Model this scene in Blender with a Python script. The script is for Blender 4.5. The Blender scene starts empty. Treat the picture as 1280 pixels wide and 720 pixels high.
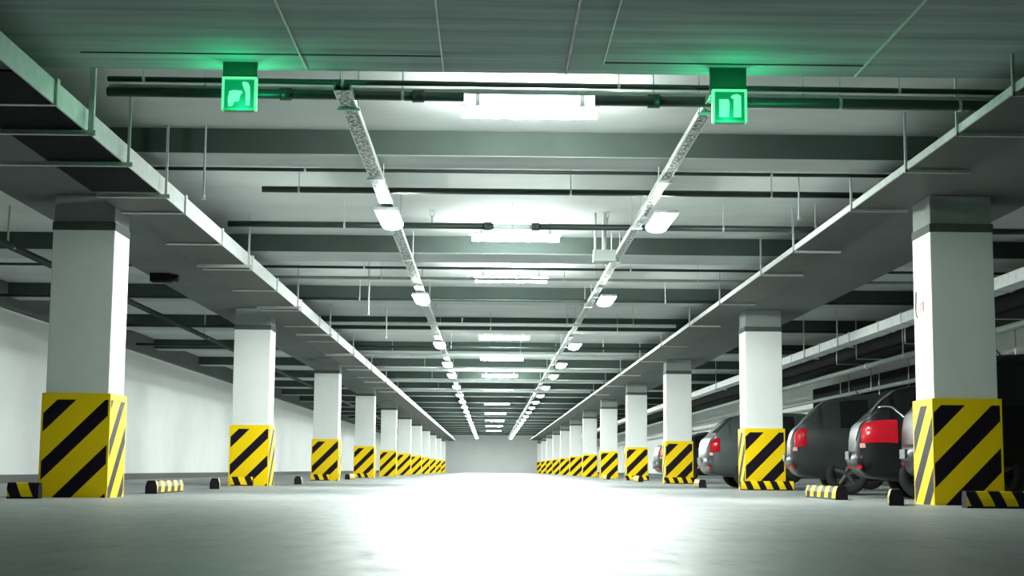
import bpy, bmesh, math, random
from mathutils import Vector, Matrix
random.seed(7)
C = bpy.context.scene.collection
HC = 0.337                       # camera height; heights written H(..) are above the camera
def H(z): return z + HC

# ------------------------------------------------------------------ materials
def newmat(name):
    m = bpy.data.materials.new(name); m.use_nodes = True
    nt = m.node_tree
    return m, nt, nt.nodes['Principled BSDF']
def N(nt, t, **kw):
    n = nt.nodes.new(t)
    for k, v in kw.items(): setattr(n, k, v)
    return n
def math_(nt, op, a, b=None, c=None):
    n = N(nt, 'ShaderNodeMath', operation=op)
    for i, v in enumerate((a, b, c)):
        if v is None: continue
        if isinstance(v, (int, float)): n.inputs[i].default_value = v
        else: nt.links.new(v, n.inputs[i])
    return n.outputs[0]
def mixc(nt, fac, a, b):
    n = N(nt, 'ShaderNodeMix', data_type='RGBA')
    for i, v in ((0, fac), (6, a), (7, b)):
        if isinstance(v, (int, float)): n.inputs[i].default_value = v
        elif isinstance(v, tuple): n.inputs[i].default_value = v if len(v) == 4 else v + (1,)
        else: nt.links.new(v, n.inputs[i])
    return n.outputs[2]
def noise(nt, scale=(1, 1, 1), sc=1.0, detail=4, rough=.55):
    tc = N(nt, 'ShaderNodeTexCoord'); mp = N(nt, 'ShaderNodeMapping')
    mp.inputs['Scale'].default_value = scale
    nt.links.new(tc.outputs['Object'], mp.inputs[0])
    n = N(nt, 'ShaderNodeTexNoise'); n.inputs['Scale'].default_value = sc
    n.inputs['Detail'].default_value = detail; n.inputs['Roughness'].default_value = rough
    nt.links.new(mp.outputs[0], n.inputs['Vector'])
    return n.outputs[0]
def ramp(nt, v, p0, p1):
    n = N(nt, 'ShaderNodeMapRange'); n.clamp = True
    n.inputs[1].default_value = p0; n.inputs[2].default_value = p1
    nt.links.new(v, n.inputs[0]); return n.outputs[0]
def plain(name, col, rough=.5, metal=0., var=0., sc=6., coat=0.):
    m, nt, b = newmat(name)
    b.inputs['Roughness'].default_value = rough; b.inputs['Metallic'].default_value = metal
    if coat: b.inputs['Coat Weight'].default_value = coat; b.inputs['Coat Roughness'].default_value = .05
    f = noise(nt, sc=sc)
    lo = tuple(c * (1 - var) for c in col); hi = tuple(min(1, c * (1 + var)) for c in col)
    nt.links.new(mixc(nt, ramp(nt, f, .3, .7), lo, hi), b.inputs['Base Color'])
    return m
def emis(name, col, s):
    m, nt, b = newmat(name)
    b.inputs['Base Color'].default_value = (*[min(1, c) * .08 for c in col], 1)
    b.inputs['Emission Color'].default_value = (*col, 1); b.inputs['Emission Strength'].default_value = s
    return m

LIGHTCOL = (.91, 1.0, .955)
M = {}
M['paint'] = plain('white_wall_paint', (.88, .90, .89), .6, var=.03, sc=1.2)
M['pillar'] = plain('white_pillar_paint', (.74, .76, .74), .55, var=.03, sc=2.5)
M['endwall'] = plain('grey_wall_paint', (.72, .74, .73), .7, var=.04, sc=.5)
def concrete(name, col, scale, streak):
    m, nt, b = newmat(name); b.inputs['Roughness'].default_value = .9; b.inputs['Specular IOR Level'].default_value = .1
    f1 = noise(nt, scale, 1.0, 6, .6); f2 = noise(nt, (1, 1, 1), .5, 3)
    c = mixc(nt, ramp(nt, f1, .3, .7), tuple(x * (1 - streak) for x in col), tuple(x * (1 + streak) for x in col))
    c = mixc(nt, math_(nt, 'MULTIPLY', ramp(nt, f2, .4, .75), .25), c, tuple(x * .6 for x in col))
    nt.links.new(c, b.inputs['Base Color'])
    bp = N(nt, 'ShaderNodeBump'); bp.inputs['Strength'].default_value = .15; bp.inputs['Distance'].default_value = .01
    nt.links.new(f1, bp.inputs['Height']); nt.links.new(bp.outputs[0], b.inputs['Normal'])
    return m
M['slab'] = concrete('slab_concrete', (.54, .57, .56), (.5, 1.2, 1), .10)
M['board'] = concrete('board_marked_concrete', (.32, .375, .37), (.35, 5.5, 2), .28)
M['beam'] = concrete('beam_concrete', (.42, .45, .44), (.6, 3, 3), .10)
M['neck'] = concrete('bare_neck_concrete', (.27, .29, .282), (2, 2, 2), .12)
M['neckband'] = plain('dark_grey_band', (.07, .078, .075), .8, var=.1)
M['beamshade'] = plain('dark_green_beam_shade', (.040, .058, .051), .8, var=.15, sc=2)  # shaded tone of the beam faces, put into the colour
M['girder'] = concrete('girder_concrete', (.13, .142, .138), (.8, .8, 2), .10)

def floor_mat():
    m, nt, b = newmat('sealed_concrete_floor')
    f1 = noise(nt, (1.6, .55, 1), .8, 6, .62); f2 = noise(nt, (3.5, 1.0, 1), 2.2, 5, .6); f3 = noise(nt, (.25, 1.3, 1), .8, 3, .5)
    c = mixc(nt, ramp(nt, f1, .35, .7), (.235, .253, .249), (.30, .32, .316))
    c = mixc(nt, math_(nt, 'MULTIPLY', ramp(nt, f2, .60, .72), .45), c, (.10, .11, .108))
    c = mixc(nt, math_(nt, 'MULTIPLY', ramp(nt, f3, .56, .72), .30), c, (.12, .13, .128))
    nt.links.new(c, b.inputs['Base Color'])
    r = N(nt, 'ShaderNodeMapRange'); r.inputs[1].default_value = .3; r.inputs[2].default_value = .75
    r.inputs[3].default_value = .38; r.inputs[4].default_value = .54
    nt.links.new(f2, r.inputs[0]); nt.links.new(r.outputs[0], b.inputs['Roughness'])
    b.inputs['IOR'].default_value = 1.5
    bp = N(nt, 'ShaderNodeBump'); bp.inputs['Strength'].default_value = .10; bp.inputs['Distance'].default_value = .004
    nt.links.new(f2, bp.inputs['Height']); nt.links.new(bp.outputs[0], b.inputs['Normal'])
    return m
M['floor'] = floor_mat()

YEL, BLK = (.88, .60, .003), (.008, .005, .012)
def stripe_mat(name, sgn, period, lo, hi, w, h):
    """diagonal warning bands wrapped round a square column of width w, height h"""
    m, nt, b = newmat(name); b.inputs['Roughness'].default_value = .5; b.inputs['Specular IOR Level'].default_value = .15
    tc = N(nt, 'ShaderNodeTexCoord'); s = N(nt, 'ShaderNodeSeparateXYZ'); nt.links.new(tc.outputs['Object'], s.inputs[0])
    sn = N(nt, 'ShaderNodeSeparateXYZ'); nt.links.new(tc.outputs['Normal'], sn.inputs[0])
    x, y, z = s.outputs[0], s.outputs[1], s.outputs[2]
    u = math_(nt, 'SUBTRACT', z, x)
    u = math_(nt, 'SUBTRACT', u, y) if sgn < 0 else math_(nt, 'ADD', u, y)
    k = math_(nt, 'FLOORED_MODULO', u, period)
    on = math_(nt, 'MULTIPLY', math_(nt, 'GREATER_THAN', k, lo), math_(nt, 'LESS_THAN', k, hi))
    isf = math_(nt, 'GREATER_THAN', math_(nt, 'ABSOLUTE', sn.outputs[1]), .7)
    e = math_(nt, 'ADD', math_(nt, 'MULTIPLY', isf, x), math_(nt, 'MULTIPLY', math_(nt, 'SUBTRACT', 1.0, isf), y))
    inside = math_(nt, 'MULTIPLY', math_(nt, 'GREATER_THAN', e, .022 if sgn < 0 else .012), math_(nt, 'LESS_THAN', e, w - .022))
    inside = math_(nt, 'MULTIPLY', inside, math_(nt, 'LESS_THAN', z, h - .07))
    on = math_(nt, 'MULTIPLY', on, inside)
    nt.links.new(mixc(nt, on, YEL, BLK), b.inputs['Base Color'])
    return m
def stop_mat(name, period, duty, off=0.0):
    m, nt, b = newmat(name); b.inputs['Roughness'].default_value = .5
    tc = N(nt, 'ShaderNodeTexCoord'); s = N(nt, 'ShaderNodeSeparateXYZ'); nt.links.new(tc.outputs['Object'], s.inputs[0])
    sn = N(nt, 'ShaderNodeSeparateXYZ'); nt.links.new(tc.outputs['Normal'], sn.inputs[0])
    u = math_(nt, 'ADD', s.outputs[0], math_(nt, 'MULTIPLY', s.outputs[2], .45))
    u = math_(nt, 'ADD', u, off)
    k = math_(nt, 'LESS_THAN', math_(nt, 'FLOORED_MODULO', u, period), period * duty)
    side = math_(nt, 'GREATER_THAN', math_(nt, 'ABSOLUTE', sn.outputs[1]), .5)
    b.inputs['Specular IOR Level'].default_value = .2
    zz = math_(nt, 'GREATER_THAN', s.outputs[2], .02)
    nt.links.new(mixc(nt, math_(nt, 'MULTIPLY', math_(nt, 'MULTIPLY', k, side), zz), BLK, YEL), b.inputs['Base Color'])
    return m
WR, WH = .74, 1.12
M['stripeL'] = stripe_mat('left_row_hazard_bands', -1, .515, .16, .365, WR, WH)
M['stripeR'] = stripe_mat('right_row_hazard_bands', 1, .535, .165, .42, WR, WH)
M['stop'] = stop_mat('wheel_stop_bands', .42, .48); M['stopfine'] = stop_mat('fine_wheel_stop_bands', .235, .5)
M['rubber'] = plain('black_rubber', (.010, .010, .011), .65, var=.2)
M['duct'] = plain('galvanised_duct', (.62, .65, .64), .45, var=.10, sc=9)
M['steel'] = plain('galvanised_steel', (.50, .53, .52), .40, .3, var=.12, sc=30)
M['darkpipe'] = plain('dark_green_pipe_paint', (.012, .026, .020), .45, var=.15)
M['greypipe'] = plain('grey_pipe_paint', (.30, .34, .32), .45, var=.1)
M['palepipe'] = plain('pale_pipe_paint', (.60, .66, .63), .45, var=.06)
def perforated():
    m, nt, b = newmat('perforated_steel'); b.inputs['Roughness'].default_value = .5
    f = noise(nt, (12, 6, 1), 2.6, 3, .6)
    nt.links.new(mixc(nt, ramp(nt, f, .46, .60), (.02, .025, .024), (.62, .66, .64)), b.inputs['Base Color'])
    return m
M['perforated'] = perforated()
M['black'] = plain('matt_black_sheet', (.008, .009, .009), .7, var=.1)
M['black'].node_tree.nodes['Principled BSDF'].inputs['Specular IOR Level'].default_value = .03
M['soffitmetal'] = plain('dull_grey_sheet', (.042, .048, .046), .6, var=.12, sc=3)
M['cable'] = plain('grey_cable', (.10, .115, .11), .6, var=.3, sc=20)
M['cablepale'] = plain('pale_cable', (.55, .60, .57), .6, var=.2, sc=20)
M['housing'] = plain('white_lamp_housing', (.70, .72, .71), .4, var=.02)
M['lampSide'] = emis('bright_lamp_diffuser', LIGHTCOL, 330.0)
M['lampMid'] = emis('bright_tube_diffuser', LIGHTCOL, 340.0)
M['signframe'] = plain('sign_frame_green', (.03, .28, .14), .4, var=.05)
M['signplate'] = plain('dark_green_plate', (.012, .09, .05), .5, var=.05)
M['signface'] = emis('green_sign_panel', (.0, .40, .13), .6)
M['signmark'] = emis('mint_sign_symbol', (.20, 1.0, .55), .9)
M['signedge'] = emis('mint_glowing_edge', (.16, 1.0, .46), .9)
M['red'] = plain('red_paint', (.45, .05, .04), .5)
M['faintred'] = plain('faded_red_paint', (.42, .10, .08), .55)
# cars
M['carblack'] = plain('black_car_paint', (.004, .004, .005), .42, coat=.12)
M['cardark'] = plain('charcoal_car_paint', (.021, .026, .025), .42, coat=.12)
M['cargrey'] = plain('grey_car_paint', (.16, .17, .18), .30, .2, coat=.12)
M['carsilver'] = plain('dull_grey_car_paint', (.05, .06, .06), .40, .0, coat=.12)
for k_ in ('carblack', 'cardark'): M[k_].node_tree.nodes['Principled BSDF'].inputs['Specular IOR Level'].default_value = .25
M['glass'] = plain('dark_car_glass', (.008, .010, .010), .06)
M['chrome'] = plain('chrome_trim', (.75, .77, .76), .18, 1.0)
M['redlamp'] = plain('red_tail_lamp', (.75, .012, .03), .18, coat=.5)
M['pinklamp'] = plain('pale_reversing_lens', (.85, .45, .45), .2)
M['tyre'] = plain('tyre_rubber', (.012, .012, .012), .8)
M['alloy'] = plain('alloy_wheel', (.06, .062, .062), .5)
M['plate'] = plain('number_plate_blank', (.07, .075, .073), .5)

# ------------------------------------------------------------------ mesh helpers
def box(bm, x0, x1, y0, y1, z0, z1, bev=0.0):
    g = bmesh.ops.create_cube(bm, size=1.0)
    vs = g['verts']
    bmesh.ops.scale(bm, vec=(x1 - x0, y1 - y0, z1 - z0), verts=vs)
    bmesh.ops.translate(bm, vec=((x0 + x1) / 2, (y0 + y1) / 2, (z0 + z1) / 2), verts=vs)
    if bev:
        es = list({e for v in vs for e in v.link_edges})
        bmesh.ops.bevel(bm, geom=es, offset=bev, segments=2, affect='EDGES', profile=.6)
def tube(bm, pts, r, seg=10, cap=True):
    pts = [Vector(p) for p in pts]; rings = []
    for i, p in enumerate(pts):
        d = (pts[min(i + 1, len(pts) - 1)] - pts[max(i - 1, 0)]).normalized()
        a = Vector((0, 0, 1)) if abs(d.z) < .9 else Vector((1, 0, 0))
        s = d.cross(a).normalized(); t = s.cross(d)
        rr = r[i] if isinstance(r, (list, tuple)) else r
        rings.append([bm.verts.new(p + (s * math.cos(2 * math.pi * k / seg) + t * math.sin(2 * math.pi * k / seg)) * rr) for k in range(seg)])
    for a, b in zip(rings, rings[1:]):
        for k in range(seg): bm.faces.new((a[k], a[(k + 1) % seg], b[(k + 1) % seg], b[k]))
    if cap:
        bm.faces.new(rings[0]); bm.faces.new(rings[-1])
def prism(bm, poly, a0, a1, axis='x'):
    """poly of (p,q): axis x -> (y,z) section swept over x; axis y -> (x,z) section"""
    f = (lambda p, q, a: (a, p, q)) if axis == 'x' else (lambda p, q, a: (p, a, q))
    r0 = [bm.verts.new(f(p, q, a0)) for p, q in poly]; r1 = [bm.verts.new(f(p, q, a1)) for p, q in poly]
    n = len(poly)
    for i in range(n): bm.faces.new((r0[i], r0[(i + 1) % n], r1[(i + 1) % n], r1[i]))
    bm.faces.new(r0); bm.faces.new(r1)
def obj(name, bm, mat, parent=None, smooth=False, loc=None):
    bmesh.ops.recalc_face_normals(bm, faces=bm.faces)
    me = bpy.data.meshes.new(name); bm.to_mesh(me); bm.free()
    if smooth:
        for p in me.polygons: p.use_smooth = True
    o = bpy.data.objects.new(name, me); C.objects.link(o)
    me.materials.append(mat if not isinstance(mat, str) else M[mat])
    if parent: o.parent = parent
    if loc: o.location = loc
    return o
def B(): return bmesh.new()
def tag(o, label, cat, group=None, kind=None):
    o['label'] = label; o['category'] = cat
    if group: o['group'] = group
    if kind: o['kind'] = kind
    return o
def thing(name, label, cat, loc=(0, 0, 0), group=None, kind=None, rz=0):
    o = bpy.data.objects.new(name, None); C.objects.link(o)
    o.location = loc; o.rotation_euler = (0, 0, rz); o.empty_display_size = .1
    return tag(o, label, cat, group, kind)
def struct(name, bm, mat, parent=None):
    o = obj(name, bm, mat, parent)
    if not parent: o['kind'] = 'structure'
    return o
def dup(root, loc, label, rz=None):
    r = root.copy(); C.objects.link(r); r.location = loc; r['label'] = label
    if rz is not None: r.rotation_euler = (0, 0, rz)
    for ch in list(root.children):
        c = ch.copy(); C.objects.link(c); c.parent = r
        for g in list(ch.children):
            d = g.copy(); C.objects.link(d); d.parent = c
    return r
ORD = ['first', 'second', 'third', 'fourth', 'fifth', 'sixth', 'seventh', 'eighth', 'ninth', 'tenth', 'eleventh', 'twelfth',
       'thirteenth', 'fourteenth', 'fifteenth', 'sixteenth', 'seventeenth', 'eighteenth', 'nineteenth', 'twentieth',
       'twenty-first', 'twenty-second', 'twenty-third', 'twenty-fourth']

# ------------------------------------------------------------------ room shell
XL, XR, YB, YF = -9.3, 9.9, 152.0, -3.0
S, BM = 3.45, 3.19              # slab and beam soffit above the camera
bm = B(); box(bm, XL - .3, XR + .3, YF, YB + .3, -.2, 0); struct('floor', bm, 'floor')
bm = B(); box(bm, XL - .3, XR + .3, YF, YB + .3, H(S), H(S) + .12); struct('ceiling', bm, 'slab')
bm = B(); box(bm, XL - .3, XL, YF, YB, 0, H(S)); struct('wall_left', bm, 'paint')
bm = B(); box(bm, XR, XR + .3, YF, YB, 0, H(S)); struct('wall_right', bm, 'paint')
bm = B(); box(bm, XL, XR, YB, YB + .3, 0, H(S)); struct('wall_back', bm, 'endwall')
bm = B(); box(bm, XL, XL + .14, 6, YB, H(2.98), H(S)); struct('trim_1', bm, 'girder')        # band along the top of the left wall
bm = B(); box(bm, XR - .14, XR, 6, YB, H(2.98), H(S)); struct('trim_2', bm, 'girder')
bm = B(); box(bm, XL, XL + .03, YF, YB, 0, .16); struct('baseboard_left', bm, 'soffitmetal')
bm = B(); box(bm, XR - .03, XR, YF, YB, 0, .16); struct('baseboard_right', bm, 'soffitmetal')

# wide board-marked drop beam right above the camera
bm = B(); box(bm, XL, XR, 6.2, 11.94, H(BM), H(S)); wide = struct('ceiling_beam', bm, 'board')
for x, y0, y1, w in ((-1.50, 9.6, 11.85, .012), (-.40, 9.0, 11.9, .010), (.59, 8.6, 11.93, .022), (.87, 9.6, 11.6, .010), (2.93, 9.8, 11.9, .014)):
    bm = B(); box(bm, x - w / 2, x + w / 2, y0, y1, H(BM) - .014, H(BM) + .002); obj('formwork_seam', bm, 'darkpipe' if x == .59 else 'palepipe', wide)
for x0, x1, y in ((.87, 2.93, 11.58), (-3.2, -.4, 11.45)):
    bm = B(); box(bm, x0, x1, y, y + .014, H(BM) - .008, H(BM) + .002); obj('formwork_seam', bm, 'soffitmetal', wide)
beams = [(15.24, 15.86), (22.3, 23.3), (28.6, 29.3), (34.4, 35.6)] + [(41.2 + 6.35 * k, 41.9 + 6.35 * k) for k in range(17)]
for y0, y1 in beams:
    bm = B(); box(bm, XL, XR, y0, y1, H(BM), H(S)); bo = struct('ceiling_beam', bm, 'beam')
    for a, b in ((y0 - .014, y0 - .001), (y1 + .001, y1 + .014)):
        bm = B(); box(bm, XL, XR, a, b, H(BM) + .006, H(S) - .002); obj('beam_shade_sheet', bm, 'beamshade', bo)  # dark sheets added on the beam faces, standing for their shade
# girders over the two rows of pillars
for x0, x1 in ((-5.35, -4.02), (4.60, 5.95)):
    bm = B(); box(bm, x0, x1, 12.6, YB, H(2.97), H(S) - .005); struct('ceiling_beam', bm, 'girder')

# ------------------------------------------------------------------ pillars
yl = [16.41, 28.3, 41.36, 54.2, 67.05]; yr = [15.93, 27.73, 40.29, 51.74, 63.81]
yl += [67.05 + 12.4 * (k + 1) for k in range(6)]; yr += [63.81 + 12.2 * (k + 1) for k in range(7)]
def pillar(x0, y0, right, label):
    sx = x0 if right else x0 - WR
    t = thing('pillar', label, 'pillar', (sx, y0, 0), 'right row of pillars' if right else 'left row of pillars', 'thing')
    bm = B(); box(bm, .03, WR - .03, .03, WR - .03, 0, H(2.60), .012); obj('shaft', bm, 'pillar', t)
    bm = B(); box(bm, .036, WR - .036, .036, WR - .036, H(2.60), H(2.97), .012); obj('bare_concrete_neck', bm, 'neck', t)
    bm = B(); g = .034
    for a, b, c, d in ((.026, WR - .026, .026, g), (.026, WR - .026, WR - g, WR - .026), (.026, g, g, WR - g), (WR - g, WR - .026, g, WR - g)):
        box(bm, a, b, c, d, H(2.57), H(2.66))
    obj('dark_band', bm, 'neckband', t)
    # guard: four thick sheets round the foot, as one hollow sleeve
    bm = B()
    g = .032
    box(bm, 0, WR, 0, g, 0, WH); box(bm, 0, WR, WR - g, WR, 0, WH)
    box(bm, 0, g, g, WR - g, 0, WH); box(bm, WR - g, WR, g, WR - g, 0, WH)
    obj('striped_guard', bm, 'stripeR' if right else 'stripeL', t)
    return t
for i, y in enumerate(yl):
    pillar(-4.10, y, False, f'white square pillar with striped guard, {ORD[i]} from the front in the left row')
for i, y in enumerate(yr):
    t = pillar(4.676, y, True, f'white square pillar with striped guard, {ORD[i]} from the front in the right row')
    if i == 0:
        # faint red stencil on the aisle face
        bm = B()
        for dy, dz, w, h in ((.40, 2.08, .05, .10), (.32, 2.08, .05, .11)):
            box(bm, .027, .0305, dy, dy + .016, dz, dz + h); box(bm, .027, .0305, dy + w - .016, dy + w, dz, dz + h)
            box(bm, .027, .0305, dy + .016, dy + w - .016, dz + h - .018, dz + h)
        obj('red_marking', bm, 'faintred', t)
        bm = B(); tube(bm, [(.022, .58, 2.32), (.015, .585, 2.15), (.015, .57, 2.06), (.015, .52, 2.03)], .008, 8); obj('wire_hook', bm, 'cable', t)

# ------------------------------------------------------------------ lamps
def side_lamp():
    t = thing('ceiling_light', '', 'ceiling light', (0, 0, 0))
    w, l = .125, .56
    bm = B(); box(bm, -w - .012, w + .012, -l - .02, l + .02, .035, .075, .006); obj('lamp_housing', bm, 'housing', t)
    bm = B()
    sec = [(-w, .036)] + [(-w * math.cos(a), .036 - .05 * math.sin(a)) for a in [math.pi * k / 8 for k in range(1, 8)]] + [(w, .036)]
    prism(bm, sec, -l, l, 'y'); obj('lamp_diffuser', bm, 'lampSide', t)
    return t
def mid_lamp():
    t = thing('tube_light', '', 'ceiling light', (0, 0, 0))
    bm = B(); box(bm, -.64, .64, -.035, .035, .02, .05, .006); box(bm, -.5, -.46, -.03, .03, .05, .204); box(bm, .46, .5, -.03, .03, .05, .204); obj('lamp_housing', bm, 'housing', t)
    bm = B(); sec = [(.045 * math.cos(a), -.02 + .045 * math.sin(a)) for a in [2 * math.pi * k / 12 for k in range(12)]]
    prism(bm, sec, -.61, .61, 'x'); obj('lamp_diffuser', bm, 'lampMid', t)
    return t
LY = [17.8, 26.3, 36.2, 43.0, 48.2, 55.0] + [61 + 6.0 * k for k in range(15)]
ZT = 3.00                         # tray underside above the camera
p1, p2 = side_lamp(), mid_lamp()
used = [0, 0]
for side, x, grp in (('left', -1.22, 'lamps along the left cable tray'), ('right', 2.03, 'lamps along the right cable tray')):
    for i, y in enumerate(LY):
        lab = f'glowing ceiling lamp, {ORD[i]} from the front along the {side} cable tray'
        loc = (x, y, H(ZT - .077))
        if not used[0]: t = p1; t.location = loc; t['label'] = lab; used[0] = 1
        else: t = dup(p1, loc, lab)
        t['group'] = grp
        if side == 'right':
            bm = B(); box(bm, -.22, .10, -.03, .03, .075, .09); obj('bracket', bm, 'steel', t)
for i, y in enumerate([13.5, 21.0, 25.7, 37.3, 44.4, 52.6, 62.2, 75, 88, 101, 114, 127]):
    lab = f'transverse glowing tube lamp on the ceiling slab, {ORD[i]} from the front along the centre'
    loc = (.34, y, H(S) - .202)
    if not used[1]: t = p2; t.location = loc; t['label'] = lab; used[1] = 1
    else: t = dup(p2, loc, lab)
    t['group'] = 'tube lamps along the centre of the ceiling'

# ------------------------------------------------------------------ cable trays with the lamps
def cable_tray(name, label, x0, x1, y0, y1, z, seed):
    rnd = random.Random(seed)
    t = thing(name, label, 'cable tray', ((x0 + x1) / 2, y0, z)); w = (x1 - x0) / 2; L = y1 - y0
    for s in (-1, 1):
        bm = B(); box(bm, s * w - .006, s * w + .006, 0, L, 0, .05); obj('side_rail', bm, 'steel', t)
    bm = B(); box(bm, -w, w, 0, L, .002, .008); obj('perforated_bed', bm, 'perforated', t)
    for c, (off, r, mt) in enumerate(((-.45, .026, 'cable'), (.1, .022, 'cablepale'), (.5, .026, 'cable'))):
        bm = B(); pts = []
        m = int(min(L, 60) / .3)
        for k in range(m + 1):
            f = k / m
            pts.append((w * off + rnd.uniform(-.012, .012), .02 + f * (L - .04), .045 + rnd.uniform(-.008, .022)))
        tube(bm, pts, r, 6); obj('cable', bm, mt, t, True)
    y = .6
    while y < L and y < 60:
        bm = B()
        for s in (-1, 1): tube(bm, [(s * (w + .012), y, -.02), (s * (w + .012), y, H(S) - z)], .006, 6)
        box(bm, -w - .03, w + .03, y - .02, y + .02, -.022, -.002); obj('hanger', bm, 'steel', t); y += 3.1
    return t
cable_tray('cable_tray', 'narrow cable tray with bundled cables above the left row of lamps', -1.285, -1.155, 11.95, 150, H(ZT) + .03, 1)
cable_tray('cable_tray', 'narrow cable tray with bundled cables beside the right row of lamps', 1.77, 1.865, 11.95, 150, H(ZT) + .03, 2)

# ------------------------------------------------------------------ left duct on trapeze hangers
t = thing('air_duct', 'long pale metal duct with dark underside beside the left row of pillars', 'duct', (0, 0, H(2.75)))
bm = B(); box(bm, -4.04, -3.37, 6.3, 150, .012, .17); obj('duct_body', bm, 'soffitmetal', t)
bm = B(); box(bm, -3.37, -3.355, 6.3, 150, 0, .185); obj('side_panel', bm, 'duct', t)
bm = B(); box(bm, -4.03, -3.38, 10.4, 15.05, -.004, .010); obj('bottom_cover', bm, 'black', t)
for y in [9.85, 11.35, 16.3, 18.6, 21.0, 23.5, 26.5, 29.5, 33, 37, 41, 46, 52]:
    bm = B(); box(bm, -3.352, -3.335, y, y + .07, -.008, .20); box(bm, -4.04, -3.34, y, y + .05, -.010, .0); obj('joint_band', bm, 'duct', t)
for y, x0 in [(9.6, -4.6), (12.2, -4.95), (13.5, -4.7), (15.1, -4.0), (20.4, -4.0), (25.7, -4.0), (31, -4.0), (36.3, -4.0), (42, -4.), (48, -4.), (54, -4.)]:
    bm = B(); box(bm, x0, -3.26, y, y + .045, -.05, -.012); obj('strut', bm, 'steel', t)
    big = .022 if y < 13 else .012
    bm = B(); box(bm, -3.30 - big, -3.30 + big, y + .002, y + .002 + 2 * big, -.05, S - 2.75 if y > 12 else BM - 2.75); obj('hanger', bm, 'steel', t)
# right flat tray
t = thing('cable_tray', 'shallow pale metal tray running along in front of the right pillar tops', 'cable tray', (0, 0, H(2.89)))
bm = B(); box(bm, 4.0, 4.58, 8.5, 150, .008, .055); obj('tray_body', bm, 'soffitmetal', t)
bm = B(); box(bm, 3.985, 4.0, 8.5, 150, 0, .07); obj('side_rail', bm, 'duct', t)
for k, y in enumerate([9.2, 11.2, 12.6, 14.2, 16.4, 19.6, 22, 26, 30, 35, 40, 46, 52, 58]):
    bm = B(); box(bm, 3.965, 3.985, y, y + .03, -.03, S - 2.89 if y > 12 else BM - 2.89); box(bm, 3.965, 4.6, y, y + .03, -.03, 0); obj('hanger', bm, 'steel', t)
bm = B(); tube(bm, [(4.05, 8.6, .08), (4.06, 20, .085), (4.04, 40, .08), (4.05, 149, .08)], .022, 6); obj('cable', bm, 'cablepale', t)

# ------------------------------------------------------------------ pipes across the ceiling
def sprinkler(parent, x, z):
    bm = B(); tube(bm, [(x, 0, z), (x, 0, z + .07), (x, 0, z + .075), (x, 0, z + .10)], [.014, .014, .022, .018], 10)
    tube(bm, [(x - .025, 0, z + .10), (x - .028, 0, z + .14), (x, 0, z + .165), (x + .028, 0, z + .14), (x + .025, 0, z + .10)], .006, 6)
    tube(bm, [(x, 0, z + .165), (x, 0, z + .172)], [.045, .045], 14); obj('sprinkler_head', bm, 'steel', parent)
def pipe_x(label, y, z, r, x0, x1, mat, spr=(), dz=0.0, hang=(), coup=()):
    t = thing('ceiling_pipe', label, 'pipe', (0, y, H(z)), 'pipes crossing the ceiling')
    sl = lambda x: -dz * x
    bm = B(); tube(bm, [(x0, 0, sl(x0)), (x1, 0, sl(x1))], r, 14); obj('pipe_run', bm, mat, t, True)
    for x in spr: sprinkler(t, x, sl(x) + r * .8)
    for x in coup:
        bm = B(); tube(bm, [(x - .05, 0, sl(x)), (x - .05, 0, sl(x)), (x + .05, 0, sl(x))], [r * 1.05, r * 1.3, r * 1.3], 14); obj('coupling', bm, mat, t, True)
    for x in hang:
        bm = B(); tube(bm, [(x, 0, sl(x)), (x, 0, S - z)], .006, 6)
        tube(bm, [(x - .012, 0, sl(x)), (x + .012, 0, sl(x))], r * 1.12, 14); obj('hanger', bm, 'steel', t)
    return t
pipe_x('thin dark pipe, upper one of those just behind the exit signs', 12.30, 3.185, .023, -3.2, 9.6, 'darkpipe', dz=.004, hang=(-2.9, -1.25, 1.05, 3.4, 5.2))
pipe_x('pale thin pipe between two dark ones just behind the exit signs', 12.36, 3.137, .020, -3.2, 9.6, 'palepipe', dz=.004, hang=(-2.4, 2.6))
pipe_x('thick dark pipe left of the front tube lamp, under the pale pipe', 12.30, 3.075, .040, -3.2, -.24, 'darkpipe', dz=.004, hang=(-2.0, -.75), coup=(-.62, -1.72))
pipe_x('thick dark pipe right of the front tube lamp, under the pale pipe', 12.30, 3.064, .046, .85, 9.6, 'darkpipe', dz=.004, hang=(1.34, 2.9, 3.9), coup=(1.34,))
pipe_x('thin dark pipe under the back edge of the second beam', 15.92, 3.165, .020, -9.0, 9.6, 'darkpipe', hang=(-2, 3))
pipe_x('dark pipe crossing behind the second beam below the pale slab', 17.0, 3.15, .036, -2.62, 4.25, 'darkpipe', hang=(-2.2, .9, 3.2))
pipe_x('dark sprinkler pipe with an upright head, left of the aisle centre', 19.3, 3.12, .040, -3.4, .02, 'darkpipe', spr=(-.77,), hang=(-1.9,), coup=(-.05,))
pipe_x('dark sprinkler pipe carrying a head, right of the aisle centre', 19.3, 3.12, .040, .52, 9.6, 'darkpipe', spr=(1.49,), hang=(3.9, 4.2, 3.0), coup=(.57,))
pipe_x('pale green pipe piece in the middle between two dark sprinkler pipes', 19.3, 3.12, .034, .02, .52, 'palepipe', hang=(.27,))
pipe_x('dark thin pipe crossing above the second pair of lamps', 23.6, 3.14, .022, -9.0, 9.6, 'darkpipe', hang=(-2, 2.2))
pipe_x('grey pipe just behind the third beam', 24.6, 3.10, .026, -4.0, 9.6, 'greypipe', hang=(-1.8, 1.2, 3.4))
pipe_x('dark pipe crossing above the second left and right lamps', 27.5, 3.08, .030, -9.0, 9.6, 'darkpipe', hang=(-2.4, 3.2))
pipe_x('pale pipe crossing beyond the second pair of lamps', 31.6, 3.02, .036, -3.6, 3.9, 'palepipe', spr=(-.6,), hang=(-2.2, 1.6, 3.0))
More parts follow.
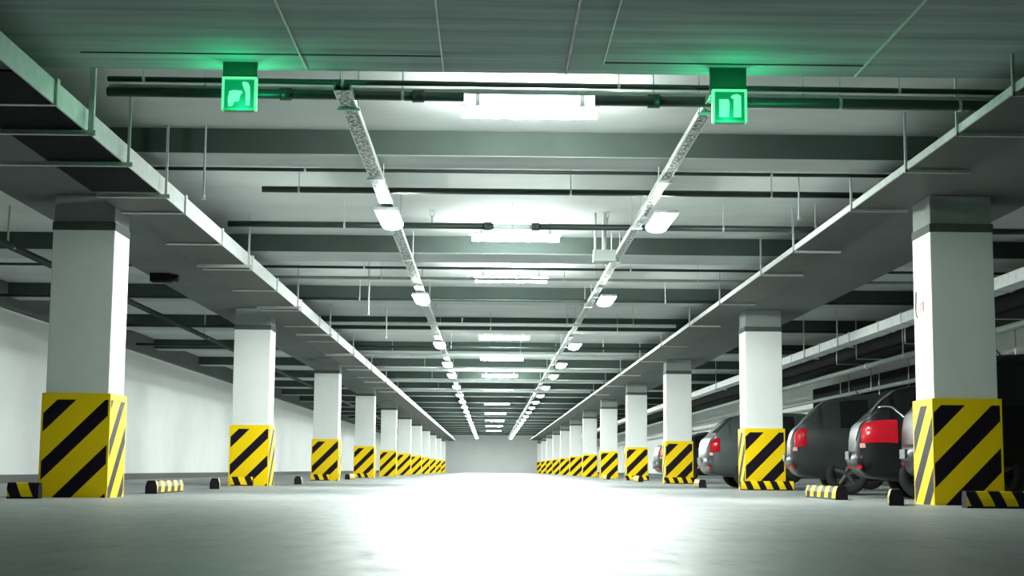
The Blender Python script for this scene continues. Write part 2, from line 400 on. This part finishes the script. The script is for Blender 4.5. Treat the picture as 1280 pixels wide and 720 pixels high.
pipe_x('dark pipe crossing before the third pair of lamps', 33.2, 3.08, .036, -9.0, 9.6, 'darkpipe', hang=(0, 2.8))
pipe_x('pale pipe crossing beyond the third pair of lamps', 40.0, 3.00, .040, -3.6, 3.9, 'palepipe', hang=(-2.6, .8, 3.0))
pipe_x('dark pipe crossing beyond the third pair of lamps', 38.4, 3.08, .036, -9.0, 9.6, 'darkpipe', hang=(-1, 2))
pipe_x('pale pipe crossing beyond the fourth pair of lamps', 46.0, 3.00, .045, -3.8, 3.9, 'palepipe', hang=(-2, 2))
pipe_x('pale pipe crossing beyond the fifth pair of lamps', 52.0, 3.00, .045, -3.8, 3.9, 'palepipe', hang=(-2, 2))
pipe_x('pale pipe crossing beyond the sixth pair of lamps', 58.5, 3.00, .045, -3.8, 3.9, 'palepipe', hang=(-2, 2))

# bracket with a square loudspeaker box right of the centre
t = thing('loudspeaker_box', 'small grey box on a bracket right of the aisle centre under the ceiling', 'loudspeaker', (1.52, 20.1, H(3.0)))
bm = B(); box(bm, -.15, .15, -.08, .08, -.22, -.06, .01); obj('box_body', bm, 'greypipe', t)
bm = B(); tube(bm, [(-.12, 0, -.06), (-.12, 0, S - 3.0 + .004)], .014, 8); tube(bm, [(.0, 0, -.06), (0, 0, S - 3.0 + .004)], .03, 10); obj('bracket', bm, 'steel', t)

# drop sprinklers hanging from the slab
def dropper(label, x, y, z0, r=.012):
    t = thing('drop_sprinkler', label, 'sprinkler', (x, y, H(z0)), 'sprinklers on drop pipes')
    bm = B(); tube(bm, [(0, 0, .04), (0, 0, S - z0 + .004)], r, 8); obj('drop_pipe', bm, 'steel', t)
    bm = B(); tube(bm, [(0, 0, .05), (0, 0, .02), (0, 0, .012), (0, 0, 0)], [r, r * 1.9, r * .8, r * 2.6], 10); obj('sprinkler_head', bm, 'housing', t)
dropper('sprinkler on a long drop pipe between left duct and left exit sign', -2.92, 15.12, 2.69)
dropper('sprinkler on a thin drop pipe left of the second pair of lamps', -2.05, 25.2, 2.55, .012)
dropper('sprinkler on a drop pipe hanging over the left bays behind the first pillar', -4.95 - .75, 23.5, 2.30, .014)
dropper('sprinkler on a drop pipe by the right flat tray', 3.35, 16.2, 2.72, .009)
dropper('thin drop pipe with sprinkler left of the third pillar of the left row', -2.06, 29.8, 2.55, .010)

# camera box over the left bays, by the first pillar
t = thing('camera_housing', 'small black camera box hanging over the left bays behind the first pillar', 'security camera', (-5.05, 23.3, H(2.93)))
bm = B(); box(bm, -.22, .10, -.12, .12, -.09, .07, .02); obj('camera_body', bm, 'black', t)
bm = B(); tube(bm, [(.10, 0, -.02), (.20, 0, -.03)], [.05, .06], 12); obj('lens', bm, 'glass', t)
bm = B(); tube(bm, [(-.05, 0, .07), (-.05, 0, S - 2.93 + .004)], .015, 8); obj('mount', bm, 'steel', t)

# ------------------------------------------------------------------ runs over the right bays
def run_y(label, x, z, sec, y0, y1, mat, cat='duct', name='air_duct', joints=(), hang=()):
    t = thing(name, label, cat, (x, 0, H(z)))
    w, h = sec; bm = B()
    if h == 0: tube(bm, [(0, y0, 0), (0, y1, 0)], w, 12)
    else: box(bm, -w / 2, w / 2, y0, y1, -h / 2, h / 2, .004)
    obj('duct_body' if h else 'pipe_run', bm, mat, t, h == 0)
    for y in joints:
        bm = B()
        if h: box(bm, -w / 2 - .012, w / 2 + .012, y, y + .06, -h / 2 - .012, h / 2 + .012)
        else: tube(bm, [(0, y, 0), (0, y + .1, 0)], w * 1.25, 12)
        obj('joint_band', bm, 'steel', t)
    for y in hang:
        bm = B(); box(bm, -w / 2 - .03, -w / 2 - .01, y, y + .03, -h / 2 - .04, S - z); box(bm, -w / 2 - .03, w / 2 + .03, y, y + .03, -h / 2 - .04, -h / 2 - .012); obj('hanger', bm, 'steel', t)
    return t
run_y('pale jointed duct over the parked cars on the right', 7.05, 2.58, (.28, .17), 12, 148, 'duct', joints=(17.6, 20.6, 22.9, 25.2, 26.7, 28.9, 31.5, 34.5, 38), hang=(19, 24.0, 29.8, 33, 38, 46))
run_y('grey pipe low over the right bays below the pale duct', 8.3, 2.32, (.06, 0), 12, 148, 'greypipe', 'pipe', 'ceiling_pipe', joints=(21, 27, 33, 40), hang=(18, 30))
run_y('broad dark duct added to darken the right bays near the wall', 8.76, 2.72, (.9, .30), 12, 148, 'black', joints=(20, 25, 30, 36), hang=(22, 34))  # broad black duct added to darken the ceiling over these bays
run_y('dark boxed duct low on the right wall above the parked cars', 9.60, 2.05, (.56, .62), 31, 43.5, 'black', joints=(31.5, 36, 40), hang=(33.4, 39))
run_y('grey pipe along the right wall above the parked cars', 9.16, 1.98, (.05, 0), 12, 148, 'greypipe', 'pipe', 'ceiling_pipe', joints=(24, 32), hang=(26, 36))
run_y('dark pipe over the left bays behind the left pillars', -6.4, 2.9, (.05, 0), 12, 148, 'darkpipe', 'pipe', 'ceiling_pipe', hang=(20, 26, 34))

# ------------------------------------------------------------------ exit signs
def exit_sign(label, x, y, z, marks):
    t = thing('exit_sign', label, 'exit sign', (x, y, H(z)), 'green exit signs under the beam')
    w, d = .128, .035
    bm = B(); box(bm, -w + .012, w - .012, -d + .006, d - .006, -w + .012, w - .012); obj('sign_body', bm, 'signframe', t)
    bm = B()
    for s in (-1, 1): box(bm, s * w - .009, s * w + .009, -d, d, -w, w)
    box(bm, -w - .009, w + .009, -d, d, w - .009, w + .009); obj('glowing_rim', bm, 'signedge', t)
    bm = B(); box(bm, -w + .009, w - .009, -d, d, -w - .006, -w + .012); obj('bottom_rim', bm, 'signframe', t)
    for s in (-1, 1):
        bm = B(); box(bm, -w + .013, w - .013, s * (d - .008) - .003, s * (d - .008) + .003, -w + .013, w - .022); f = obj('sign_panel', bm, 'signface', t)
        for poly in marks:
            bm = B(); ps = [(p, q) for p, q in poly]; prism(bm, ps, s * (d - .004) - .002, s * (d - .004) + .002, 'y'); obj('symbol', bm, 'signmark', f)
    bm = B(); box(bm, -.135 + (.0 if x < 0 else -.02), .135, -.02, .02, w + .009, BM - z); obj('mounting_plate', bm, 'signplate', t)
    for s in (-1, 1):      # unseen point lights added off both faces for the green spill
        ld = bpy.data.lights.new('sign_spill_light', 'POINT'); ld.energy = 6 if s < 0 else 11; ld.color = (.02, 1, .38); ld.shadow_soft_size = 0
        lo = bpy.data.objects.new('sign_spill_light', ld); C.objects.link(lo); lo.parent = t; lo.location = (0, s * (d + .20), -.06)
    return t
left_marks = [[(-.082, -.105), (-.05, -.10), (-.035, -.065), (.0, -.062), (.012, -.01), (.03, .01), (.02, .025), (-.045, .028), (-.078, .02), (-.088, -.04)],
              [(.055, -.095), (.085, -.095), (.088, -.02), (.085, .06), (.07, .09), (.04, .098), (.02, .092), (.03, .06), (.05, .01)]]
right_marks = [[(-.085, -.09), (-.01, -.09), (.0, .02), (-.01, .055), (-.085, .055)],
               [(.028, -.09), (.09, -.09), (.09, .085), (.06, .098), (.02, .09), (.005, .07), (.03, .055)]]
exit_sign('square green glowing exit sign hanging left of the aisle', -2.005, 11.72, 2.93, left_marks)
exit_sign('square green glowing exit sign hanging right of the aisle', 1.88, 11.72, 2.875, right_marks)

# ------------------------------------------------------------------ wheel stops
def stop_proto(L):
    bm = B(); h, w = .165, .075
    sec = [(-w, 0), (-w, .09), (-w + .02, h - .01), (-w + .035, h), (w - .035, h), (w - .02, h - .01), (w, .09), (w, 0)]
    prism(bm, sec, -L / 2, L / 2, 'x')
    return bm
def wheel_stop(label, x, y, ang, L, grp):
    o = obj('wheel_stop', stop_proto(L), 'stopfine' if abs(ang) < .5 else 'stop'); o.location = (x, y, 0); o.rotation_euler = (0, 0, ang)
    return tag(o, label, 'wheel stop', grp)
R90 = math.pi / 2
g1, g2 = 'wheel stops on the left side', 'wheel stops on the right side'
wheel_stop('black and yellow wheel stop lying at the left foot of the first left pillar', -4.78, 15.75, .02, .32, g1)
wheel_stop('striped wheel stop lying alone between the first and second left pillars', -4.22, 19.9, -R90 + .01, 1.7, g1)
wheel_stop('dark wheel stop just left of the second left pillar', -4.29, 23.9, -R90 + .16, .8, g1)
wheel_stop('striped wheel stop lying against the front of the second left pillar', -4.55, 28.1, .02, .40, g1)
wheel_stop('dark wheel stop just left of the third left pillar', -3.93, 31.4, -R90 + .10, .8, g1)
wheel_stop('striped wheel stop lying against the front of the third left pillar', -4.55, 41.1, .02, .5, g1)
wheel_stop('wheel stop just left of the fourth left pillar', -4.2, 46.0, -R90, 1.7, g1)
wheel_stop('striped wheel stop lying against the front of the fourth left pillar', -4.5, 53.95, .02, .5, g1)
wheel_stop('long striped wheel stop in front of the first right pillar', 5.48, 14.75, .05, 1.75, g2)
wheel_stop('short dark wheel stop just left of the first right pillar', 4.27, 15.95, R90 - .24, .9, g2)
wheel_stop('striped wheel stop on the floor below the charcoal and black hatchbacks', 4.28, 19.3, R90, 1.75, g2)
wheel_stop('striped wheel stop in front of the second right pillar', 5.0, 27.35, .02, .95, g2)
wheel_stop('small dark wheel stop under the car behind the second right pillar', 4.33, 31.2, R90 - .05, 1.2, g2)
wheel_stop('striped wheel stop in front of the third right pillar', 5.0, 39.95, .02, .8, g2)
wheel_stop('wheel stop beyond the third right pillar', 4.4, 45, R90, 1.7, g2)
wheel_stop('striped wheel stop in front of the fourth right pillar', 5.0, 51.4, .02, .8, g2)
wheel_stop('wheel stop beyond the fourth right pillar', 4.4, 57, R90, 1.7, g2)

# ------------------------------------------------------------------ cars (rear at local x = 0, nose towards +x, near flank at -y)
def smooth_stations(st, n):
    out = []
    k = len(st) - 1
    for i in range(n + 1):
        f = i / n * k; a = min(int(f), k - 1); u = f - a
        p = [st[max(a - 1, 0)], st[a], st[a + 1], st[min(a + 2, k)]]
        row = []
        for c in range(len(st[0])):
            p0, p1_, p2_, p3 = (q[c] for q in p)
            m1, m2 = (p2_ - p0) / 2, (p3 - p1_) / 2
            d = p2_ - p1_                      # keep it monotone
            if d == 0: m1 = m2 = 0
            else:
                m1 = max(0, min(m1 / d, 2.5)) * d; m2 = max(0, min(m2 / d, 2.5)) * d
            h = (2 * u**3 - 3 * u**2 + 1) * p1_ + (u**3 - 2 * u**2 + u) * m1 + (-2 * u**3 + 3 * u**2) * p2_ + (u**3 - u**2) * m2
            row.append(h)
        out.append(row)
    return out
# station: x, underside z, belt z, top z, half width at belt, half width at top
SHAPES = {
 'suv': [(0, .46, .80, .84, .66, .60), (.05, .36, .98, 1.03, .78, .66), (.14, .30, 1.06, 1.14, .86, .68), (.32, .27, 1.09, 1.42, .89, .66), (.50, .26, 1.10, 1.60, .90, .65),
         (.95, .25, 1.09, 1.68, .91, .65), (1.8, .24, 1.06, 1.70, .91, .66), (2.5, .24, 1.03, 1.64, .91, .64), (2.95, .24, 1.02, 1.40, .91, .66), (3.35, .24, 1.01, 1.10, .90, .70),
         (3.9, .25, .96, 1.02, .88, .66), (4.25, .28, .84, .90, .80, .60), (4.42, .36, .66, .70, .64, .50)],
 'hatch': [(0, .44, .72, .76, .62, .56), (.05, .34, .90, .95, .74, .62), (.16, .27, .98, 1.06, .82, .64), (.40, .24, 1.00, 1.30, .85, .62), (.62, .22, 1.00, 1.43, .86, .60),
         (1.05, .21, .98, 1.49, .87, .60), (1.75, .20, .95, 1.51, .87, .61), (2.35, .20, .93, 1.44, .87, .60), (2.8, .20, .92, 1.20, .86, .62), (3.15, .20, .91, .98, .85, .66),
         (3.6, .22, .84, .90, .83, .62), (3.95, .25, .74, .79, .75, .56), (4.08, .33, .60, .64, .60, .46)],
 'sedan': [(0, .46, .72, .76, .64, .58), (.05, .36, .92, .97, .76, .64), (.18, .28, 1.00, 1.05, .84, .68), (.55, .24, 1.00, 1.10, .87, .68), (.85, .22, .99, 1.26, .88, .62),
         (1.3, .21, .98, 1.42, .89, .60), (2.0, .20, .96, 1.46, .89, .60), (2.7, .20, .94, 1.38, .89, .60), (3.2, .20, .93, 1.12, .88, .64), (3.5, .20, .92, .99, .87, .68),
         (4.1, .22, .86, .91, .85, .64), (4.5, .26, .74, .79, .76, .56), (4.62, .34, .60, .64, .60, .46)],
}
def section(r):
    x, zb, ze, zt, w, wt = r
    h = ze - zb
    pts = [(0, zb), (w * .80, zb), (w * .93, zb + .06 * h), (w * .985, zb + .30 * h), (w * 1.0, zb + .62 * h), (w * .985, zb + .86 * h), (w * .945, ze)]
    g = zt - ze
    wt2 = max(wt, w * .945 - g * .42) if g < .35 else wt
    pts += [(w * .945 + (wt2 - w * .945) * .45, ze + g * .48), (wt2 + .02, ze + g * .86), (wt2 * .90, zt - .004), (wt2 * .5, zt + .012), (0, zt + .018)]
    return [(x, -a, b) for a, b in pts] + [(x, a, b) for a, b in pts[-2:0:-1]]
def side_patch(bm, rows, xa, xb, i0, i1, side, off):
    """skin copied off the body between rows xa..xb and section points i0..i1, pushed out by off"""
    rs = [r for r in rows if xa <= r[0] <= xb]; grid = []
    n = len(section(rows[0]))
    for r in rs:
        s = section(r)
        ids = range(i0, i1 + 1)
        grid.append([Vector(s[i] if side < 0 else s[(n - i) % n]) for i in ids])
    vs = [[bm.verts.new(p + Vector((0, side * off, off * .25))) for p in row] for row in grid]
    for a, b in zip(vs, vs[1:]):
        for k in range(len(a) - 1): bm.faces.new((a[k], a[k + 1], b[k + 1], b[k]))
def car(name, label, kind, paint, x, y, rz, lamp='wide', rails=False, chrome=False, group='cars parked in the right bays'):
    t = thing(name, label, 'car', (x, y, 0), group, rz=rz)
    rows = smooth_stations(SHAPES[kind], 72); L = rows[-1][0]
    bm = B(); rings = [[bm.verts.new(p) for p in section(r)] for r in rows]
    n = len(rings[0])
    for a, b in zip(rings, rings[1:]):
        for k in range(n): bm.faces.new((a[k], a[(k + 1) % n], b[(k + 1) % n], b[k]))
    bm.faces.new(rings[0]); bm.faces.new(rings[-1])
    body = obj('body', bm, paint, t, True)
    wr = .345 if kind == 'suv' else .315
    wx = (.82, L - .86)
    # wheel arches are cut out of the body
    cuts = []
    for cx in wx:
        bm = B(); tube(bm, [(cx, -1.2, wr), (cx, 1.2, wr)], wr + .055, 28); cuts.append(obj('cut', bm, paint))
    bpy.context.view_layer.update()
    for c in cuts:
        md = body.modifiers.new('arch', 'BOOLEAN'); md.operation = 'DIFFERENCE'; md.solver = 'EXACT'; md.object = c
    body.matrix_world = Matrix.Identity(4); par = body.parent; body.parent = None
    bpy.context.view_layer.update()
    me = bpy.data.meshes.new_from_object(body.evaluated_get(bpy.context.evaluated_depsgraph_get()))
    body.modifiers.clear(); body.data = me; body.parent = par; body.matrix_parent_inverse = Matrix.Identity(4); body.matrix_basis = Matrix.Identity(4)
    me.name = 'body'
    for c in cuts: bpy.data.objects.remove(c)
    # wheels: tyre > rim
    for cx in wx:
        for s in (-1, 1):
            bm = B(); yy = s * (SHAPES[kind][5][4] - .13)
            prof = [(wr * .62, -.10), (wr * .9, -.105), (wr, -.08), (wr, .08), (wr * .9, .105), (wr * .62, .10)]
            seg = 28; rg = [[bm.verts.new((cx + rr * math.cos(2 * math.pi * k / seg), yy + d, wr + rr * math.sin(2 * math.pi * k / seg))) for k in range(seg)] for rr, d in prof]
            for a in range(len(prof)):
                A, Bq = rg[a], rg[(a + 1) % len(prof)]
                for k in range(seg): bm.faces.new((A[k], A[(k + 1) % seg], Bq[(k + 1) % seg], Bq[k]))
            wl = obj('wheel', bm, 'tyre', t, True)
            bm = B(); tube(bm, [(cx, yy + s * .02, wr), (cx, yy + s * .085, wr)], wr * .22, 14)
            for k in range(5):
                a = 2 * math.pi * k / 5 + .3
                p = Vector((math.cos(a), 0, math.sin(a)))
                tube(bm, [Vector((cx, yy + s * .08, wr)) + p * wr * .1, Vector((cx, yy + s * .07, wr)) + p * wr * .63], [.035, .028], 8)
            tube(bm, [(cx, yy - s * .06, wr), (cx, yy + s * .02, wr)], wr * .62, 24); obj('rim', bm, 'alloy', wl)
    # side glass, rear glass
    xs = {'suv': ((.55, 1.25), (1.33, 2.05), (2.13, 2.85)), 'hatch': ((.72, 1.2), (1.27, 1.85), (1.92, 2.6)), 'sedan': ((1.0, 1.35), (1.42, 2.05), (2.12, 2.95))}[kind]
    for s in (-1, 1):
        for a, b in xs:
            bm = B(); side_patch(bm, rows, a, b, 6, 8, s, .006); obj('side_window', bm, 'glass', t, True)
    def end_glass(xa, xb, nm):
        bm = B(); rs = [r for r in rows if xa <= r[0] <= xb]; vs = []
        for r in rs:
            s = section(r); m = [s[i] for i in (9, 10, 11, 12, 13)]
            vs.append([bm.verts.new((p[0] + (-.008 if nm == 'rear_window' else .008), p[1], p[2] + .006)) for p in m])
        for a, b in zip(vs, vs[1:]):
            for k in range(4): bm.faces.new((a[k], a[k + 1], b[k + 1], b[k]))
        obj(nm, bm, 'glass', t, True)
    end_glass(*{'suv': (.16, .47), 'hatch': (.19, .58), 'sedan': (.62, 1.2)}[kind], 'rear_window')
    end_glass(*{'suv': (2.6, 3.3), 'hatch': (2.42, 3.1), 'sedan': (2.78, 3.42)}[kind], 'windscreen')
    # wrap-round tail lamps
    wlen = {'wide': .50, 'small': .26, 'tall': .22}[lamp]
    zr = {'wide': (4, 6), 'small': (4, 6), 'tall': (4, 7)}[lamp]
    for s in (-1, 1):
        bm = B(); side_patch(bm, rows, .045, wlen, zr[0], zr[1], s, .012)
        g = bmesh.ops.solidify(bm, geom=bm.faces[:], thickness=.02); lo = obj('tail_lamp', bm, 'redlamp', t, True)
        r = next(q for q in rows if q[0] >= .06); sc_ = section(r); i = 4; p = Vector(sc_[i] if s < 0 else sc_[(n - i) % n])
        bm = B(); box(bm, p.x - .03, p.x + .05, p.y - .03 if s < 0 else p.y - .05, p.y + .05 if s < 0 else p.y + .03, p.z - .05, p.z + .01, .01); obj('reversing_lens', bm, 'pinklamp', lo)
    # bumper, plate, mirrors, sill line, door gaps
    bm = B(); hw = .74
    zb0, zb1 = (.46, .66) if kind == 'suv' else (.42, .60)
    sec = [(-.05, zb0), (-.065, (zb0 + zb1) / 2), (-.03, zb1), (.10, zb1), (.10, zb0)]
    r0 = [[bm.verts.new((px + .10 * (abs(f) ** 3), f * hw, pz)) for px, pz in sec] for f in [k / 6 - 1 for k in range(13)]]
    for a, b in zip(r0, r0[1:]):
        for k in range(5): bm.faces.new((a[k], a[(k + 1) % 5], b[(k + 1) % 5], b[k]))
    bm.faces.new(r0[0]); bm.faces.new(r0[-1]); bp = obj('rear_bumper', bm, paint, t, True)
    for s in (-1, 1):
        bm = B(); box(bm, .0, .05, s * .70 - .06, s * .70 + .06, zb0 - .035, zb0 + .005); obj('reflector', bm, 'redlamp', bp)
    bm = B(); box(bm, -.075, -.06, -.26, .26, .50, .61); obj('number_plate', bm, 'plate', t)
    for s in (-1, 1):
        xm = {'suv': 2.95, 'hatch': 2.6, 'sedan': 2.95}[kind]; r = next(q for q in rows if q[0] >= xm); y0 = r[4] * .93
        bm = B(); box(bm, xm - .06, xm + .08, min(s * (y0 - .02), s * (y0 + .2)), max(s * (y0 - .02), s * (y0 + .2)), r[2] + .0, r[2] + .14, .03); obj('wing_mirror', bm, paint, t, True)
        bm = B()
        for a in (xs[0][1] + .04, xs[1][1] + .04, xs[2][1] + .05):
            side_patch_rows = [q for q in rows if a - .035 <= q[0] <= a + .035]
            if len(side_patch_rows) >= 1:
                sct = section(side_patch_rows[0]); pp = [Vector(sct[i] if s < 0 else sct[(n - i) % n]) + Vector((0, s * .002, 0)) for i in range(2, 7)]
                tube(bm, pp, .005, 5)
        obj('door_gap', bm, 'black', t)
        if chrome:
            bm = B(); pts = []
            for q in rows:
                if .26 <= q[0] <= 1.25:
                    sct = [Vector(v) for v in section(q)]; k = max(6.0, 8.0 - (q[0] - .26) / .34 * 2.0); k0 = int(k); k1 = min(k0 + 1, 8); u = k - k0
                    p = sct[k0].lerp(sct[k1], u)
                    pts.append(Vector((p.x, p.y * -s, p.z)) + Vector((0, s * .014, .012)))
            tube(bm, pts, .018, 6); obj('chrome_trim', bm, 'chrome', t, True)
        if rails:
            bm = B(); pts = []
            for q in rows:
                if .36 <= q[0] <= 2.3:
                    sct = section(q); p = Vector(sct[9] if s < 0 else sct[(n - 9) % n]); pts.append(p + Vector((0, 0, .055 if .5 < q[0] < 2.2 else .0)))
            tube(bm, pts, .022, 8); obj('roof_rail', bm, 'chrome', t, True)
    bm = B(); tube(bm, [(1.1, 0, SHAPES[kind][6][3] + .0), (.98, 0, SHAPES[kind][6][3] + .16)], [.012, .005], 6); obj('aerial', bm, 'rubber', t)
    return t
car('hatchback_car', 'dark grey hatchback with red tail lamp, left of the second right pillar', 'hatch', 'carsilver', 4.36, 31.0, 0.0, 'small')
car('hatchback_car', 'charcoal hatchback parked next to the second right pillar', 'hatch', 'cardark', 4.64, 23.5, -.15, 'small')
car('hatchback_car', 'black hatchback with wide red tail lamp and silver window trim', 'hatch', 'carblack', 4.82, 20.1, -.15, 'wide', chrome=True)
car('sport_utility_car', 'tall black car mostly hidden behind the first right pillar', 'suv', 'carblack', 4.95, 17.87, -.15, 'tall')
car('saloon_car', 'dark car between the third and fourth right pillars', 'sedan', 'cardark', 4.8, 43.8, 0, 'small')

# ------------------------------------------------------------------ camera, world, view
f, pi_, ya, ro = 1887.4, .1196, .0140, .0080
F = Vector((math.sin(ya) * math.cos(pi_), math.cos(ya) * math.cos(pi_), math.sin(pi_)))
R0 = Vector((math.cos(ya), -math.sin(ya), 0)); U0 = R0.cross(F)
Rv = R0 * math.cos(ro) + U0 * math.sin(ro); Uv = -R0 * math.sin(ro) + U0 * math.cos(ro)
cd = bpy.data.cameras.new('camera'); co = bpy.data.objects.new('camera', cd); C.objects.link(co)
cd.sensor_width = 36; cd.lens = f * 36 / 1280; cd.clip_end = 400; cd.clip_start = .05
mw = Matrix((Rv, Uv, -F)).transposed().to_4x4(); mw.translation = Vector((0, 0, HC)); co.matrix_world = mw
sc = bpy.context.scene; sc.camera = co
w = bpy.data.worlds.new('world'); sc.world = w; w.use_nodes = True
w.node_tree.nodes['Background'].inputs[0].default_value = (.5, .6, .57, 1); w.node_tree.nodes['Background'].inputs[1].default_value = .012
sc.view_settings.view_transform = 'Standard'; sc.view_settings.look = 'None'
sc.view_settings.exposure = 0; sc.view_settings.gamma = 1; sc.view_settings.use_curve_mapping = False
sc.cycles.use_denoising = True; sc.cycles.max_bounces = 8; sc.cycles.diffuse_bounces = 5; sc.cycles.sample_clamp_indirect = 6
